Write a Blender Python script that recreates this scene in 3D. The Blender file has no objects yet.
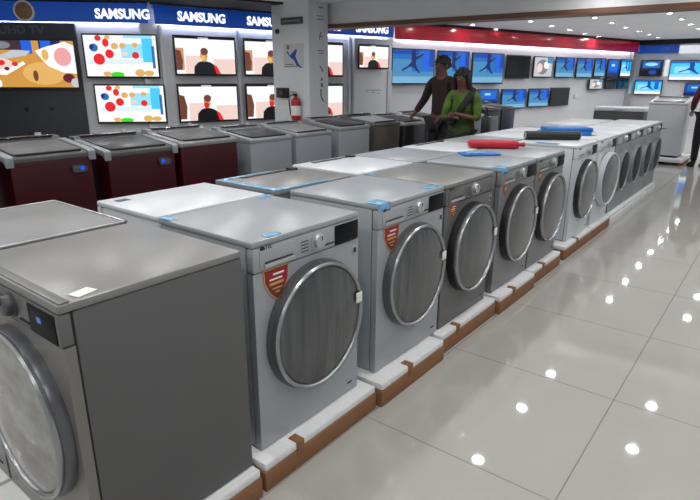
import bpy, bmesh, math, random
from mathutils import Vector, Matrix
random.seed(7)
PI = math.pi
SC = bpy.context.scene
COL = SC.collection

# ------------------------------------------------------------------ materials
def new_mat(name):
    m = bpy.data.materials.new(name); m.use_nodes = True
    return m, m.node_tree, m.node_tree.nodes['Principled BSDF']

def srgb(r, g, b):
    f = lambda c: (c/255/12.92) if c/255 <= .04045 else ((c/255+.055)/1.055)**2.4
    return (f(r), f(g), f(b), 1)

def mat(name, col, rough=.5, metal=0., emit=None, strength=1., coat=0., noise=0., scale=8., spec=.5, bump=0., stretch=None, trans=0.):
    m, nt, p = new_mat(name)
    c = srgb(*col)
    p.inputs['Base Color'].default_value = c
    p.inputs['Roughness'].default_value = rough
    p.inputs['Metallic'].default_value = metal
    p.inputs['Specular IOR Level'].default_value = spec
    if coat: p.inputs['Coat Weight'].default_value = coat; p.inputs['Coat Roughness'].default_value = .06
    if trans: p.inputs['Transmission Weight'].default_value = trans
    if emit is not None:
        p.inputs['Emission Color'].default_value = srgb(*emit); p.inputs['Emission Strength'].default_value = strength
    if noise or bump:
        tc = nt.nodes.new('ShaderNodeTexCoord'); n = nt.nodes.new('ShaderNodeTexNoise')
        n.inputs['Scale'].default_value = scale; n.inputs['Detail'].default_value = 4
        if stretch:
            mp = nt.nodes.new('ShaderNodeMapping'); mp.inputs['Scale'].default_value = stretch
            nt.links.new(tc.outputs['Object'], mp.inputs['Vector']); nt.links.new(mp.outputs['Vector'], n.inputs['Vector'])
        else:
            nt.links.new(tc.outputs['Object'], n.inputs['Vector'])
        if noise:
            r = nt.nodes.new('ShaderNodeValToRGB')
            r.color_ramp.elements[0].position = .3; r.color_ramp.elements[1].position = .7
            r.color_ramp.elements[0].color = tuple(max(0, x*(1-noise)) for x in c[:3])+(1,)
            r.color_ramp.elements[1].color = tuple(min(1, x*(1+noise)) for x in c[:3])+(1,)
            nt.links.new(n.outputs['Fac'], r.inputs['Fac']); nt.links.new(r.outputs['Color'], p.inputs['Base Color'])
        if bump:
            b = nt.nodes.new('ShaderNodeBump'); b.inputs['Strength'].default_value = bump; b.inputs['Distance'].default_value = .01
            nt.links.new(n.outputs['Fac'], b.inputs['Height']); nt.links.new(b.outputs['Normal'], p.inputs['Normal'])
    return m

def glow(name, col, s=1.):
    return mat(name, (5, 5, 5), .25, emit=col, strength=s)

M = {}
M['silver'] = mat('silver_paint', (162, 167, 173), .36, .15, noise=.03, scale=4)
M['silver_top'] = mat('silver_top', (156, 162, 169), .32, .12, noise=.03, scale=4)
M['silver_dark'] = mat('steel_grey_paint', (128, 130, 133), .36, .2, noise=.03, scale=4)
M['graphite'] = mat('graphite_paint', (104, 105, 106), .36, .2, noise=.04, scale=4)
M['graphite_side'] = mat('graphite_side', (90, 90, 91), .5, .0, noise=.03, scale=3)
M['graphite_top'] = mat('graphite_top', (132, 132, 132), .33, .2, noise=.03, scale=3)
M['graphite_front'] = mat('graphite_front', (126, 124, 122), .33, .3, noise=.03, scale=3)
M['white'] = mat('white_enamel', (206, 211, 218), .3, 0, noise=.02, scale=3)
M['grey'] = mat('grey_enamel', (135, 139, 144), .35, .25, noise=.03, scale=3)
M['chrome'] = mat('chrome', (164, 166, 170), .26, .8)
M['satin_dark'] = mat('dark_satin_trim', (104, 106, 110), .3, .6)
M['satin'] = mat('satin_trim', (190, 192, 195), .28, .6)
M['gasket'] = mat('black_rubber', (24, 24, 26), .45)
M['glass_dark'] = mat('smoked_door_glass', (74, 77, 80), .22, .25, coat=.6, noise=.3, scale=7, stretch=(5, 1, .35))  # stretched noise paints vertical reflection streaks into the smoked glass
M['glass_black'] = mat('black_door_glass', (26, 28, 32), .5, spec=.2)
M['display'] = mat('display_black', (12, 14, 20), .45, spec=.15)
M['glass_pale'] = mat('painted_reflection_glass', (150, 151, 152), .2, .3, coat=.5, noise=.3, scale=9, stretch=(1, 1, 1.6))  # pale tone and patches in the colour stand in for reflections
M['black_gloss'] = mat('black_gloss', (14, 16, 20), .12, coat=.5)
M['black'] = mat('black_plastic', (22, 23, 26), .4)
M['dark'] = mat('dark_seam', (28, 29, 31), .6)
M['blue_led'] = glow('blue_display_light', (50, 110, 190), .6)
M['red_label'] = mat('red_label', (150, 20, 34), .4)
M['label_brown'] = mat('brown_label', (112, 40, 34), .4)
M['gold'] = mat('gold_label', (196, 158, 96), .4)
M['paper'] = mat('white_label', (232, 232, 230), .5)
M['machine_grey'] = mat('machine_grey', (128, 134, 142), .4, .1, noise=.03, scale=3)
M['cardboard'] = mat('cardboard', (139, 98, 68), .85, noise=.08, scale=14, stretch=(1, 1, 12))
M['foam'] = mat('packing_foam', (228, 230, 232), .8, noise=.04, scale=40, bump=.1)
M['tape'] = mat('blue_tape', (116, 172, 212), .25, noise=.3, scale=40)
M['maroon'] = mat('maroon_panel', (50, 3, 13), .35, noise=.1, scale=3, spec=.3)
M['lid_grey'] = mat('grey_lid', (74, 75, 78), .45, noise=.06, scale=4)
M['lid_dark'] = mat('smoked_lid', (50, 52, 56), .35, spec=.35)
M['brown_panel'] = mat('brown_panel', (66, 60, 56), .3, noise=.08, scale=3)
M['blue_badge'] = mat('blue_badge', (20, 80, 200), .3, emit=(25, 95, 230), strength=.35)
M['navy'] = mat('navy_panel', (30, 40, 64), .35)
M['sign_blue'] = mat('blue_sign', (16, 72, 160), .35, emit=(12, 62, 150), strength=.42)
M['sign_red'] = mat('red_sign', (150, 22, 40), .22, coat=.4, noise=.25, scale=1.6, emit=(150, 20, 38), strength=.3)
M['letter'] = glow('lit_letters', (245, 248, 255), 1.15)
M['letter_dim'] = mat('grey_letters', (88, 92, 100), .4)
M['strip_glow'] = glow('strip_glow', (238, 243, 255), 22.)
M['sign_white'] = glow('white_sign', (225, 230, 238), .9)
M['recess_shade'] = mat('painted_recess_shade', (34, 31, 30), .8)  # near-black colour standing in for shade in the unlit recess
M['tvframe'] = mat('tv_frame', (26, 28, 32), .3)
M['panel_dark'] = mat('charcoal_panel', (52, 56, 64), .45)
M['panel_light'] = mat('light_panel', (222, 226, 232), .5)
M['wood'] = mat('brown_wood_trim', (110, 76, 56), .5, noise=.2, scale=6, stretch=(1, .3, 6))
M['red_ext'] = mat('red_cylinder', (170, 20, 30), .3)
M['red_pack'] = mat('red_wrap', (178, 22, 46), .4, noise=.15, scale=18)
M['blue_pack'] = mat('blue_wrap', (32, 112, 190), .35, noise=.15, scale=18)
M['skin'] = mat('skin', (92, 58, 48), .55)
M['eye'] = mat('eye', (120, 108, 100), .5)
M['hair'] = mat('hair', (18, 14, 13), .6, noise=.3, scale=30)
M['shirt'] = mat('maroon_shirt', (38, 20, 22), .85, noise=.3, scale=14)
M['shirt2'] = mat('rust_shirt', (84, 34, 28), .85, noise=.25, scale=14)
M['trouser'] = mat('dark_trousers', (24, 24, 30), .85)
M['green'] = mat('green_kurta', (66, 94, 26), .8, noise=.45, scale=9)
M['scarf'] = mat('dark_scarf', (24, 22, 26), .85)
M['shoe'] = mat('shoe', (18, 16, 16), .5)
M['downlight'] = glow('lamp_glow', (255, 253, 248), 228.)
M['lamp_rim'] = mat('lamp_rim', (225, 225, 225), .4)
M['brown_badge'] = mat('brown_badge', (138, 106, 76), .5, noise=.25, scale=14)

# screen colours (each screen is a lit picture)
SCR = {n: glow('screen_'+n, c, 1.0) for n, c in dict(
    white=(250, 250, 252), pale=(220, 236, 248), cyan=(70, 200, 245), lcyan=(150, 222, 250), red=(228, 30, 36), tan=(222, 172, 96),
    green=(60, 215, 20), navy=(18, 36, 96), black=(10, 10, 12), skinp=(205, 150, 110), jacket=(22, 22, 26), pink=(238, 208, 200),
    brown=(110, 62, 46), lgrey2=(116, 172, 206), blue=(34, 106, 182), dblue=(16, 70, 165), lblue=(70, 136, 184), bblue=(24, 96, 220), grey=(120, 128, 140),
    amber=(206, 148, 66), amber2=(226, 176, 98), wine=(100, 20, 36), rose=(236, 160, 160), plum=(62, 40, 52), lgrey=(190, 196, 204), yellow=(235, 200, 60)).items()}

# ------------------------------------------------------------------ mesh helpers
class MB:
    """collects shapes, then links them as ONE mesh object"""
    def __init__(s): s.bm = bmesh.new(); s.mats = []
    def mi(s, m):
        if m not in s.mats: s.mats.append(m)
        return s.mats.index(m)
    def merge(s, b, m, mtx=None):
        i = s.mi(m)
        for f in b.faces: f.material_index = i
        if mtx is not None: bmesh.ops.transform(b, matrix=mtx, verts=b.verts)
        me = bpy.data.meshes.new('t'); b.to_mesh(me); b.free(); s.bm.from_mesh(me); bpy.data.meshes.remove(me)
        return s
    def box(s, x0, x1, y0, y1, z0, z1, m, bev=0., seg=2, mtx=None):
        b = bmesh.new(); bmesh.ops.create_cube(b, size=1)
        for v in b.verts:
            v.co = Vector(((x0+x1)/2+v.co.x*(x1-x0), (y0+y1)/2+v.co.y*(y1-y0), (z0+z1)/2+v.co.z*(z1-z0)))
        if bev: bmesh.ops.bevel(b, geom=b.edges[:], offset=bev, segments=seg, profile=.5, affect='EDGES')
        return s.merge(b, m, mtx)
    def prism(s, pts, t0, t1, m, axis='y', bev=0., mtx=None):
        """polygon pts extruded from t0 to t1 along axis"""
        b = bmesh.new()
        def P(a, c, t):
            return {'y': (a, t, c), 'x': (t, a, c), 'z': (a, c, t)}[axis]
        lo = [b.verts.new(P(a, c, t0)) for a, c in pts]; hi = [b.verts.new(P(a, c, t1)) for a, c in pts]
        b.faces.new(lo); b.faces.new(hi[::-1])
        n = len(pts)
        for i in range(n): b.faces.new((lo[i], hi[i], hi[(i+1) % n], lo[(i+1) % n]))
        bmesh.ops.recalc_face_normals(b, faces=b.faces)
        if bev: bmesh.ops.bevel(b, geom=b.edges[:], offset=bev, segments=2, profile=.5, affect='EDGES')
        return s.merge(b, m, mtx)
    def lathe(s, prof, m, cx=0, cy=0, cz=0, axis='y', n=40, sx=1., mtx=None):
        """prof: list of (radius, height); revolved about axis through centre"""
        b = bmesh.new(); rings = []
        for r, h in prof:
            if r < 1e-5:
                rings.append([(0, 0, h)])
            else:
                rings.append([(r*math.cos(2*PI*k/n)*sx, r*math.sin(2*PI*k/n), h) for k in range(n)])
        def T(p):
            x, y, z = p
            return {'y': (cx+x, cy+z, cz+y), 'z': (cx+x, cy+y, cz+z), 'x': (cx+z, cy+x, cz+y)}[axis]
        R = [[b.verts.new(T(p)) for p in r] for r in rings]
        for a, c in zip(R, R[1:]):
            for k in range(n):
                k2 = (k+1) % n
                if len(a) == 1 and len(c) == 1: continue
                if len(a) == 1: b.faces.new((a[0], c[k], c[k2]))
                elif len(c) == 1: b.faces.new((a[k], c[0], a[k2]))
                else: b.faces.new((a[k], c[k], c[k2], a[k2]))
        bmesh.ops.recalc_face_normals(b, faces=b.faces)
        return s.merge(b, m, mtx)
    def tube(s, pts, r, m, n=10):
        b = bmesh.new(); rings = []
        pts = [Vector(p) for p in pts]
        for i, p in enumerate(pts):
            d = (pts[min(i+1, len(pts)-1)]-pts[max(i-1, 0)]).normalized()
            a = d.cross(Vector((0, 0, 1)) if abs(d.z) < .9 else Vector((1, 0, 0))).normalized(); c = d.cross(a)
            rings.append([b.verts.new(p+a*r*math.cos(2*PI*k/n)+c*r*math.sin(2*PI*k/n)) for k in range(n)])
        for a, c in zip(rings, rings[1:]):
            for k in range(n): b.faces.new((a[k], a[(k+1) % n], c[(k+1) % n], c[k]))
        b.faces.new(rings[0][::-1]); b.faces.new(rings[-1])
        bmesh.ops.recalc_face_normals(b, faces=b.faces)
        return s.merge(b, m)
    def loft(s, rings, m, n=24, mtx=None):
        """rings: (z, cx, cy, rx, ry)"""
        b = bmesh.new()
        R = [[b.verts.new((cx+rx*math.cos(2*PI*k/n), cy+ry*math.sin(2*PI*k/n), z)) for k in range(n)] for z, cx, cy, rx, ry in rings]
        for a, c in zip(R, R[1:]):
            for k in range(n): b.faces.new((a[k], a[(k+1) % n], c[(k+1) % n], c[k]))
        b.faces.new(R[0][::-1]); b.faces.new(R[-1])
        bmesh.ops.recalc_face_normals(b, faces=b.faces)
        return s.merge(b, m, mtx)
    def ball(s, c, rx, ry, rz, m, mtx=None):
        b = bmesh.new(); bmesh.ops.create_uvsphere(b, u_segments=20, v_segments=14, radius=1)
        for v in b.verts: v.co = Vector((c[0]+v.co.x*rx, c[1]+v.co.y*ry, c[2]+v.co.z*rz))
        return s.merge(b, m, mtx)
    def poly(s, pts, m):
        b = bmesh.new(); b.faces.new([b.verts.new(p) for p in pts]); return s.merge(b, m)
    def build(s, name, parent=None, smooth=True):
        me = bpy.data.meshes.new(name); s.bm.to_mesh(me); s.bm.free()
        for m in s.mats: me.materials.append(m)
        if smooth:
            for p in me.polygons: p.use_smooth = True
            me.set_sharp_from_angle(angle=math.radians(38))
        o = bpy.data.objects.new(name, me); COL.objects.link(o)
        if parent is not None: o.parent = parent
        return o

def empty(name, loc, rz=0., label=None, cat=None, group=None):
    o = bpy.data.objects.new(name, None); COL.objects.link(o); o.empty_display_size = .1
    o.location = loc; o.rotation_euler = (0, 0, rz)
    return tag(o, label, cat, group)
def tag(o, label=None, cat=None, group=None, kind=None):
    if label: o['label'] = label
    if cat: o['category'] = cat
    if group: o['group'] = group
    if kind: o['kind'] = kind
    return o
def struct(o): o['kind'] = 'structure'; return o
def text(name, body, size, m, parent, loc, rot=(PI/2, 0, 0), depth=.004, xscale=1., bold=0.):
    cu = bpy.data.curves.new(name, 'FONT'); cu.body = body; cu.size = size; cu.extrude = depth; cu.align_x = 'CENTER'; cu.align_y = 'CENTER'
    cu.offset = bold; cu.resolution_u = 3
    t = bpy.data.objects.new('t', cu); COL.objects.link(t)
    me = bpy.data.meshes.new_from_object(t.evaluated_get(bpy.context.evaluated_depsgraph_get()))
    bpy.data.objects.remove(t); bpy.data.curves.remove(cu)
    me.materials.clear(); me.materials.append(m)
    mx = Matrix.Translation(loc) @ Matrix.Rotation(rot[2], 4, 'Z') @ Matrix.Rotation(rot[0], 4, 'X') @ Matrix.Diagonal((xscale, 1, 1, 1))
    me.transform(mx)
    o = bpy.data.objects.new(name, me); COL.objects.link(o); o.parent = parent
    return o

# ------------------------------------------------------------------ room shell
CEIL = 2.7
P1 = Vector((4.55, 7.38, 0)); P2 = Vector((19.4, 2.98, 0)); P0 = Vector((1.9, 10.03, 0))
uB = (P2-P1).normalized(); uL = (P1-P0).normalized()
rzB = math.atan2(uB.y, uB.x); rzL = math.atan2(uL.y, uL.x)

def floor_material():
    m, nt, p = new_mat('polished_floor_tiles')
    N = nt.nodes.new; L = nt.links.new
    tc = N('ShaderNodeTexCoord'); sep = N('ShaderNodeSeparateXYZ'); L(tc.outputs['Object'], sep.inputs[0])
    outs = []
    for ax, off in (('X', .6), ('Y', -.94)):
        a = N('ShaderNodeMath'); a.operation = 'ADD'; a.inputs[1].default_value = -off+40*.865+.0035; L(sep.outputs[ax], a.inputs[0])
        f = N('ShaderNodeMath'); f.operation = 'MODULO'; f.inputs[1].default_value = .865; L(a.outputs[0], f.inputs[0])
        g = N('ShaderNodeMath'); g.operation = 'LESS_THAN'; g.inputs[1].default_value = .0055; L(f.outputs[0], g.inputs[0]); outs.append(g)
    mx = N('ShaderNodeMath'); mx.operation = 'MAXIMUM'; L(outs[0].outputs[0], mx.inputs[0]); L(outs[1].outputs[0], mx.inputs[1])
    n = N('ShaderNodeTexNoise'); n.inputs['Scale'].default_value = 1.5; n.inputs['Detail'].default_value = 5; L(tc.outputs['Object'], n.inputs['Vector'])
    r = N('ShaderNodeValToRGB'); r.color_ramp.elements[0].color = srgb(173, 172, 168); r.color_ramp.elements[1].color = srgb(185, 184, 180); L(n.outputs['Fac'], r.inputs['Fac'])
    mix = N('ShaderNodeMix'); mix.data_type = 'RGBA'; mix.inputs['B'].default_value = srgb(138, 137, 135)
    L(mx.outputs[0], mix.inputs['Factor']); L(r.outputs['Color'], mix.inputs['A']); L(mix.outputs['Result'], p.inputs['Base Color'])
    p.inputs['Roughness'].default_value = .035; p.inputs['Specular IOR Level'].default_value = .55
    return m
WALL = mat('wall_paint', (212, 215, 221), .7, noise=.02, scale=2)
CEILM = mat('ceiling_paint', (238, 239, 241), .8, noise=.02, scale=2)
BEAM = mat('beam_paint', (226, 228, 232), .7, noise=.03, scale=2)
FLOOR = floor_material()

o = MB().box(-4, 20, -3.3, 10.6, -.1, 0, FLOOR).build('floor', smooth=False); struct(o)
o = MB().box(-4, 20, -3.3, 10.6, CEIL, CEIL+.1, CEILM).build('ceiling', smooth=False); struct(o)
o = MB().box(-.2, (P2-P1).length+.2, 0, .2, 0, CEIL, WALL).build('wall_back', smooth=False); o.location = P1; o.rotation_euler.z = rzB; struct(o)
o = MB().box(-3.75, 0, 0, .2, 0, CEIL, WALL).build('wall_left', smooth=False); o.location = P1; o.rotation_euler.z = rzL; struct(o)
o = MB().box(19.4, 19.6, -3.3, 3.1, 0, CEIL, WALL).build('wall_end', smooth=False); struct(o)
o = MB().box(-4, 20, -3.5, -3.3, 0, CEIL, WALL).build('wall_right', smooth=False); struct(o)
o = MB().box(-4.2, -4, -3.3, 10.6, 0, CEIL, WALL).build('wall_front', smooth=False); struct(o)
o = MB().box(-4, 2, 10.03, 10.2, 0, CEIL, WALL).build('wall_far_left', smooth=False); struct(o)
# ceiling beam and its brown edge
for nm, x0, x1, z0, z1, bm_ in (('trim_1', 0, .3, 2.375, CEIL, BEAM), ('trim_2', -.02, .32, 2.308, 2.375, M['wood'])):
    o = MB().box(x0, x1, -4.0, 5.6, z0, z1, bm_).build(nm, smooth=False); o.location = (6.83, .8, 0); o.rotation_euler.z = .062; struct(o)
# dark strips painted in place of the unlit recess above the signs
o = MB().box(-.0, (P2-P1).length, -.14, -.002, 2.66, CEIL, M['recess_shade']).box(-.1, 4.3, -1.25, -.14, 2.665, CEIL, M['recess_shade']).build('trim_3', smooth=False); o.location = P1; o.rotation_euler.z = rzB; struct(o)  # second box paints the shade onto the ceiling near the wall
o = MB().box(-3.7, -.03, -.14, -.002, 2.66, CEIL, M['recess_shade']).build('trim_4', smooth=False); o.location = P1; o.rotation_euler.z = rzL; struct(o)
# column
o = MB().box(5.95, 6.44, 5.1, 5.95, 0, CEIL, mat('column_paint', (214, 218, 224), .55, noise=.03, scale=2), .006).build('column', smooth=True); struct(o)
# steel upright in the corner of the red wall
o = MB().box(15.15, 15.32, -.12, -.002, 0, 2.33, M['satin']).build('trim_5', smooth=False); o.location = P1; o.rotation_euler.z = rzB; struct(o)
# uprights between the screens of the blue wall
for k, s in enumerate((.12, 1.53, 2.84, 4.06)):
    o = MB().box(s-.025, s+.025, -.05, -.002, .5, 2.33, M['panel_light']).build('trim_%d' % (6+k), smooth=False); o.location = P1; o.rotation_euler.z = rzB; struct(o)

# ------------------------------------------------------------------ ceiling lamps
ORD = 'first second third fourth fifth sixth seventh eighth ninth tenth eleventh twelfth'.split()
def wall_y(x):
    if x < P1.x: return P1.y+(P1.x-x)
    return P1.y+(x-P1.x)*uB.y/uB.x
def downlight(x, y, label):
    t = empty('downlight', (x, y, CEIL), 0, label, 'ceiling light', 'recessed ceiling downlights')
    MB().lathe([(.056, -.001), (.085, -.001), (.085, -.012), (.056, -.018)], M['lamp_rim'], axis='z', n=20).build('rim', t)
    MB().lathe([(.0, -.010), (.056, -.010)], M['downlight'], axis='z', n=12).build('diffuser', t)
rows = ((-1.95, 'row far right of the aisle'), (-.6, 'row over the aisle'), (.75, 'row over the washer fronts'), (2.1, 'row behind the washers'),
        (3.42, 'second row from the red sign'), (4.8, 'row close to the red sign'), (6.15, 'row by the blue sign'))
for ry, rn in rows:
    k = 0
    for i in range(8):
        x = (6.36, 5.22, 3.9, 2.57, 1.25, -.07, -1.4, -2.7)[i]
        if ry < wall_y(x)-.5 and not (x > 4.5 and ry > 2.):
            downlight(x, ry-.025, 'downlight before the beam, %s from it in the %s' % (ORD[i], rn))
    for i in range(8):
        x = 9.96+1.33*i
        if ry < wall_y(x)-.12 and x < 19.2:
            downlight(x, ry+.04, 'downlight beyond the beam, %s from it in the %s' % (ORD[i], rn))

# ------------------------------------------------------------------ front-loading washers
def ring_prof(r, p):      # chrome ring of the door: outer radius r, proud by p
    return [(r-.006, -p*.55), (r-.003, -p*.85), (r-.008, -p), (r-.013, -p*1.02), (r-.018, -p*.95), (r-.021, -p*.8), (r-.022, -p*.45)]
def washer(name, loc, rz, label, group, paint, top=None, side=None, door='smoked', ringm=None, r=.266, cx=.015, sticker=True, logo=True, tapes=(), w=.6, d=.545, h=.84,
           open_deg=0., display=True, dialpaint=None, glass=None, strip=None, detail=True, tag_tab=False, proud=.05, handle=False, dial_m='satin', rimmed=False):
    t = empty(name, loc, rz, label, 'washing machine', group)
    F = -d/2; X = w/2
    pm = M[paint]; tm = M[top or paint]; sm = M[side or paint]; rm = M[ringm or 'chrome']; gm = M[glass or 'glass_dark']
    b = MB().box(-X, X, F+.034, d/2, .003, h-.024, sm, .01)
    for sx in (-1, 1):
        for sy in (-1, 1): b.lathe([(0, 0), (.022, 0), (.022, .006), (0, .006)], M['dark'], sx*(X-.06), sy*(d/2-.07), 0, 'z', 12)
    b.build('body', t)
    MB().box(-X+.006, X-.006, F+.022, F+.04, .012, h-.026, M['dark']).build('seam', t)
    # front panel with a round opening
    fp = MB(); n = 40; cz = .43; bm = bmesh.new()
    z0, z1 = .003, h-.118
    dx = cx; R = r-.02; outer = []; inner = []
    for k in range(n):
        a = 2*PI*k/n; cx, sx = math.cos(a), math.sin(a)
        inner.append((dx+R*cx, cz+R*sx))
        sc = min((X-.0)/abs(cx) if abs(cx) > 1e-6 else 9, ((z1-cz) if sx > 0 else (cz-z0))/abs(sx) if abs(sx) > 1e-6 else 9)
        outer.append([sc*cx, cz+sc*sx])
    for cxx, czz in ((X, z1), (-X, z1), (-X, z0), (X, z0)):   # snap the nearest ray to each corner
        kk = min(range(n), key=lambda k: (outer[k][0]-cxx)**2+(outer[k][1]-czz)**2); outer[kk] = [cxx, czz]
    vo = [bm.verts.new((a, F, c)) for a, c in outer]; vi = [bm.verts.new((a, F, c)) for a, c in inner]
    vob = [bm.verts.new((a, F+.03, c)) for a, c in outer]; vib = [bm.verts.new((a, F+.06, c)) for a, c in inner]
    for k in range(n):
        j = (k+1) % n
        bm.faces.new((vo[k], vo[j], vi[j], vi[k])); bm.faces.new((vo[j], vo[k], vob[k], vob[j])); bm.faces.new((vi[k], vi[j], vib[j], vib[k]))
    bmesh.ops.recalc_face_normals(bm, faces=bm.faces)
    fp.merge(bm, pm)
    fp.build('front_panel', t)
    # tub seen through or behind the door
    MB().lathe([(R+.004, .05), (R-.01, .012), (R-.03, .012), (R-.045, .05), (R-.05, .2), (0, .22)], M['gasket'], dx, F, cz, 'y', 40).build('gasket', t)
    # lid
    tp = MB().box(-X-.002, X+.002, F-.002, d/2, h-.026, h, tm, .009)
    tp.build('top_panel', t)
    if strip: MB().box(-X+.004, X-.004, F+.006, F+.034, h-.001, h+.003, M[strip], .001).build('top_trim', t)
    if rimmed:
        rmb = MB()
        for a in ((-X-.002, X+.002, F-.002, F+.012), (-X-.002, X+.002, d/2-.012, d/2), (-X-.002, -X+.01, F, d/2), (X-.01, X+.002, F, d/2)): rmb.box(*a, h-.004, h+.004, M['satin'], .002)
        rmb.build('top_rim', t)
    # control panel
    cp = MB().box(-X, X, F-.004, F+.03, h-.115, h-.027, M[dialpaint or paint], .005).build('control_panel', t)
    if detail:
        dr = MB().box(-X+.028, -X+.205, F-.008, F+.01, h-.106, h-.036, M[dialpaint or paint], .004).build('detergent_drawer', t)
        MB().box(-X+.05, -X+.19, F-.0105, F-.0070, h-.086, h-.082, M['dark']).box(-X+.045, -X+.2, F-.016, F-.006, h-.104, h-.088, M['satin'], .004).build('drawer_handle', dr)
        MB().lathe([(.036, -.003), (.036, -.009), (.030, -.010), (.028, -.028), (.024, -.031), (0, -.031)], M[dial_m], .03, F, h-.066, 'y', 28).box(.0285, .0315, F-.0335, F-.03, h-.06, h-.042, M['dark']).build('dial', cp)
        bt = MB()
        for q in range(5): bt.box(.075+.012*q, .083+.012*q, F-.0065, F-.003, h-.098, h-.092, M['dark'])
        for q in range(4): bt.box(-.06, -.02, F-.0055, F-.003, h-.055-.013*q, h-.052-.013*q, M['dark'])
        bt.build('buttons', cp)
    else:
        MB().lathe([(.036, -.003), (.030, -.010), (.026, -.03), (0, -.03)], M['satin'], .03, F, h-.066, 'y', 20).build('dial', cp)
        MB().box(-X+.03, -X+.2, F-.009, F, h-.106, h-.04, M['satin'], .004).build('detergent_drawer', t)
    if display:
        dp = MB().box(.138, .29, F-.007, F-.002, h-.112, h-.031, M['display'], .002).build('display', cp)
        if display == 'lit': MB().box(.19, .215, F-.0085, F-.006, h-.072, h-.056, M['blue_led']).box(.225, .232, F-.0085, F-.006, h-.088, h-.083, M['blue_led']).build('display_light', dp) if False else MB().box(.19, .215, F-.0085, F-.006, h-.072, h-.056, M['blue_led']).build('display_light', cp)
    if logo:
        MB().lathe([(0, -.0062), (.011, -.0062), (.011, -.003)], M['dark'], -X+.045, F, h-.024-.010, 'y', 16).build('logo_mark', cp)
        text('lettering', 'LG', .024, M['dark'], cp, (-X+.075, F-.005, h-.034), depth=.001)
    # door
    ox = r-.004
    db = MB().lathe([(r+.002, .0), (r+.002, -proud*.4), (r-.002, -proud*.66), (r-.02, -proud*.7)], (M['gasket'] if proud >= .06 else M['satin_dark']) if not ringm else rm, ox, 0, 0, 'y', 48)
    db.lathe(ring_prof(r-.002, proud), rm, ox, 0, 0, 'y', 56)
    dg = db.build('door', t); dg.location = (dx-r+.004, F, cz); dg.rotation_euler.z = -math.radians(open_deg)
    gl = MB().lathe([(r-.018, -proud*.55), (r-.026, -proud*.82), (r*.7, -proud*.98), (r*.35, -proud*1.1), (0, -proud*1.15)], gm, ox, 0, 0, 'y', 48)
    gl.lathe([(r-.04, -.0), (r*.62, .06), (0, .075)], gm, ox, 0, 0, 'y', 48)
    gl.build('door_glass', dg)
    if handle: MB().box(ox+r-.03, ox+r-.002, -proud-.002, -proud*.5, -.045, .045, rm if ringm else M['satin'], .006).build('door_handle', dg)
    if tag_tab: MB().box(ox+r-.06, ox+r-.022, -proud-.007, -proud-.002, .03, .075, M['paper'], .001).build('paper_tab', dg)
    if sticker:
        k = sticker if sticker is not True else .9
        sx0, sz1 = -X+.045, .725
        def q(a, c): return (sx0+a*k, sz1+c*k)
        pts = [(0, 0), (.14, 0), (.137, -.055), (.11, -.105), (.07, -.14), (.03, -.105), (.003, -.055)]
        st = MB().prism([q(*p) for p in pts], F-.004, F-.0005, M['gold'])
        st.prism([q(.07+(a-.07)*.92, -.055+(c+.055)*.92) for a, c in pts], F-.0048, F-.004, M['label_brown'])
        st.prism([q(.008, -.005), q(.132, -.005), q(.129, -.052), q(.12, -.075), q(.02, -.075), q(.011, -.052)], F-.0054, F-.0048, M['red_label'])
        def bar(x0, x1, z0, z1, m): st.prism([q(x0, z0), q(x1, z0), q(x1, z1), q(x0, z1)], F-.006, F-.0054, m)
        bar(.05, .11, -.03, -.022, M['paper']); bar(.03, .1, -.05, -.043, M['paper']); bar(.03, .108, -.071, -.06, M['gold']); bar(.045, .1, -.09, -.084, M['gold']); bar(.06, .085, -.107, -.1, M['gold'])
        st.build('shield_sticker', t)
        MB().box(X-.042, X-.012, F-.003, F, .66, .695, M['satin'], .001).box(X-.036, X-.018, F-.0038, F-.003, .666, .688, M['dark']).build('small_label', t)
    MB().box(X-.07, X-.04, F-.002, F, .045, .052, M['dark']).build('maker_mark', t)
    for (x0, x1, y0, y1, wrap) in tapes:
        tb = MB().box(x0, x1, y0, y1, h-.001, h+.003, M['tape'], .001)
        if wrap: tb.box(x0, x1, F-.006, F-.001, h-.03, h+.003, M['tape'], .001)
        tb.build('tape', t)
    return t

def base(x0, x1, y0, y1, label, group, box_col=True, lip='front', strap=None):
    cx, cy = (x0+x1)/2, (y0+y1)/2
    t = empty('packing_base', (cx, cy, 0), 0, label, 'packing base', group)
    a, b, c, d = x0-cx, x1-cx, y0-cy, y1-cy
    MB().box(a, b, c, d, 0, .086, M['cardboard'] if box_col else M['foam'], .004).build('cardboard_tray', t)
    f = MB().box(a+.004, b-.004, c+.004, d-.004, .086, .1195, M['foam'], .006)
    f.build('foam_pad', t)
    if strap is not None: MB().box(strap-cx-.02, strap-cx+.02, c-.003, c+.05, .06, .124, M['cardboard'], .003).build('strap', t)

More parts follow.
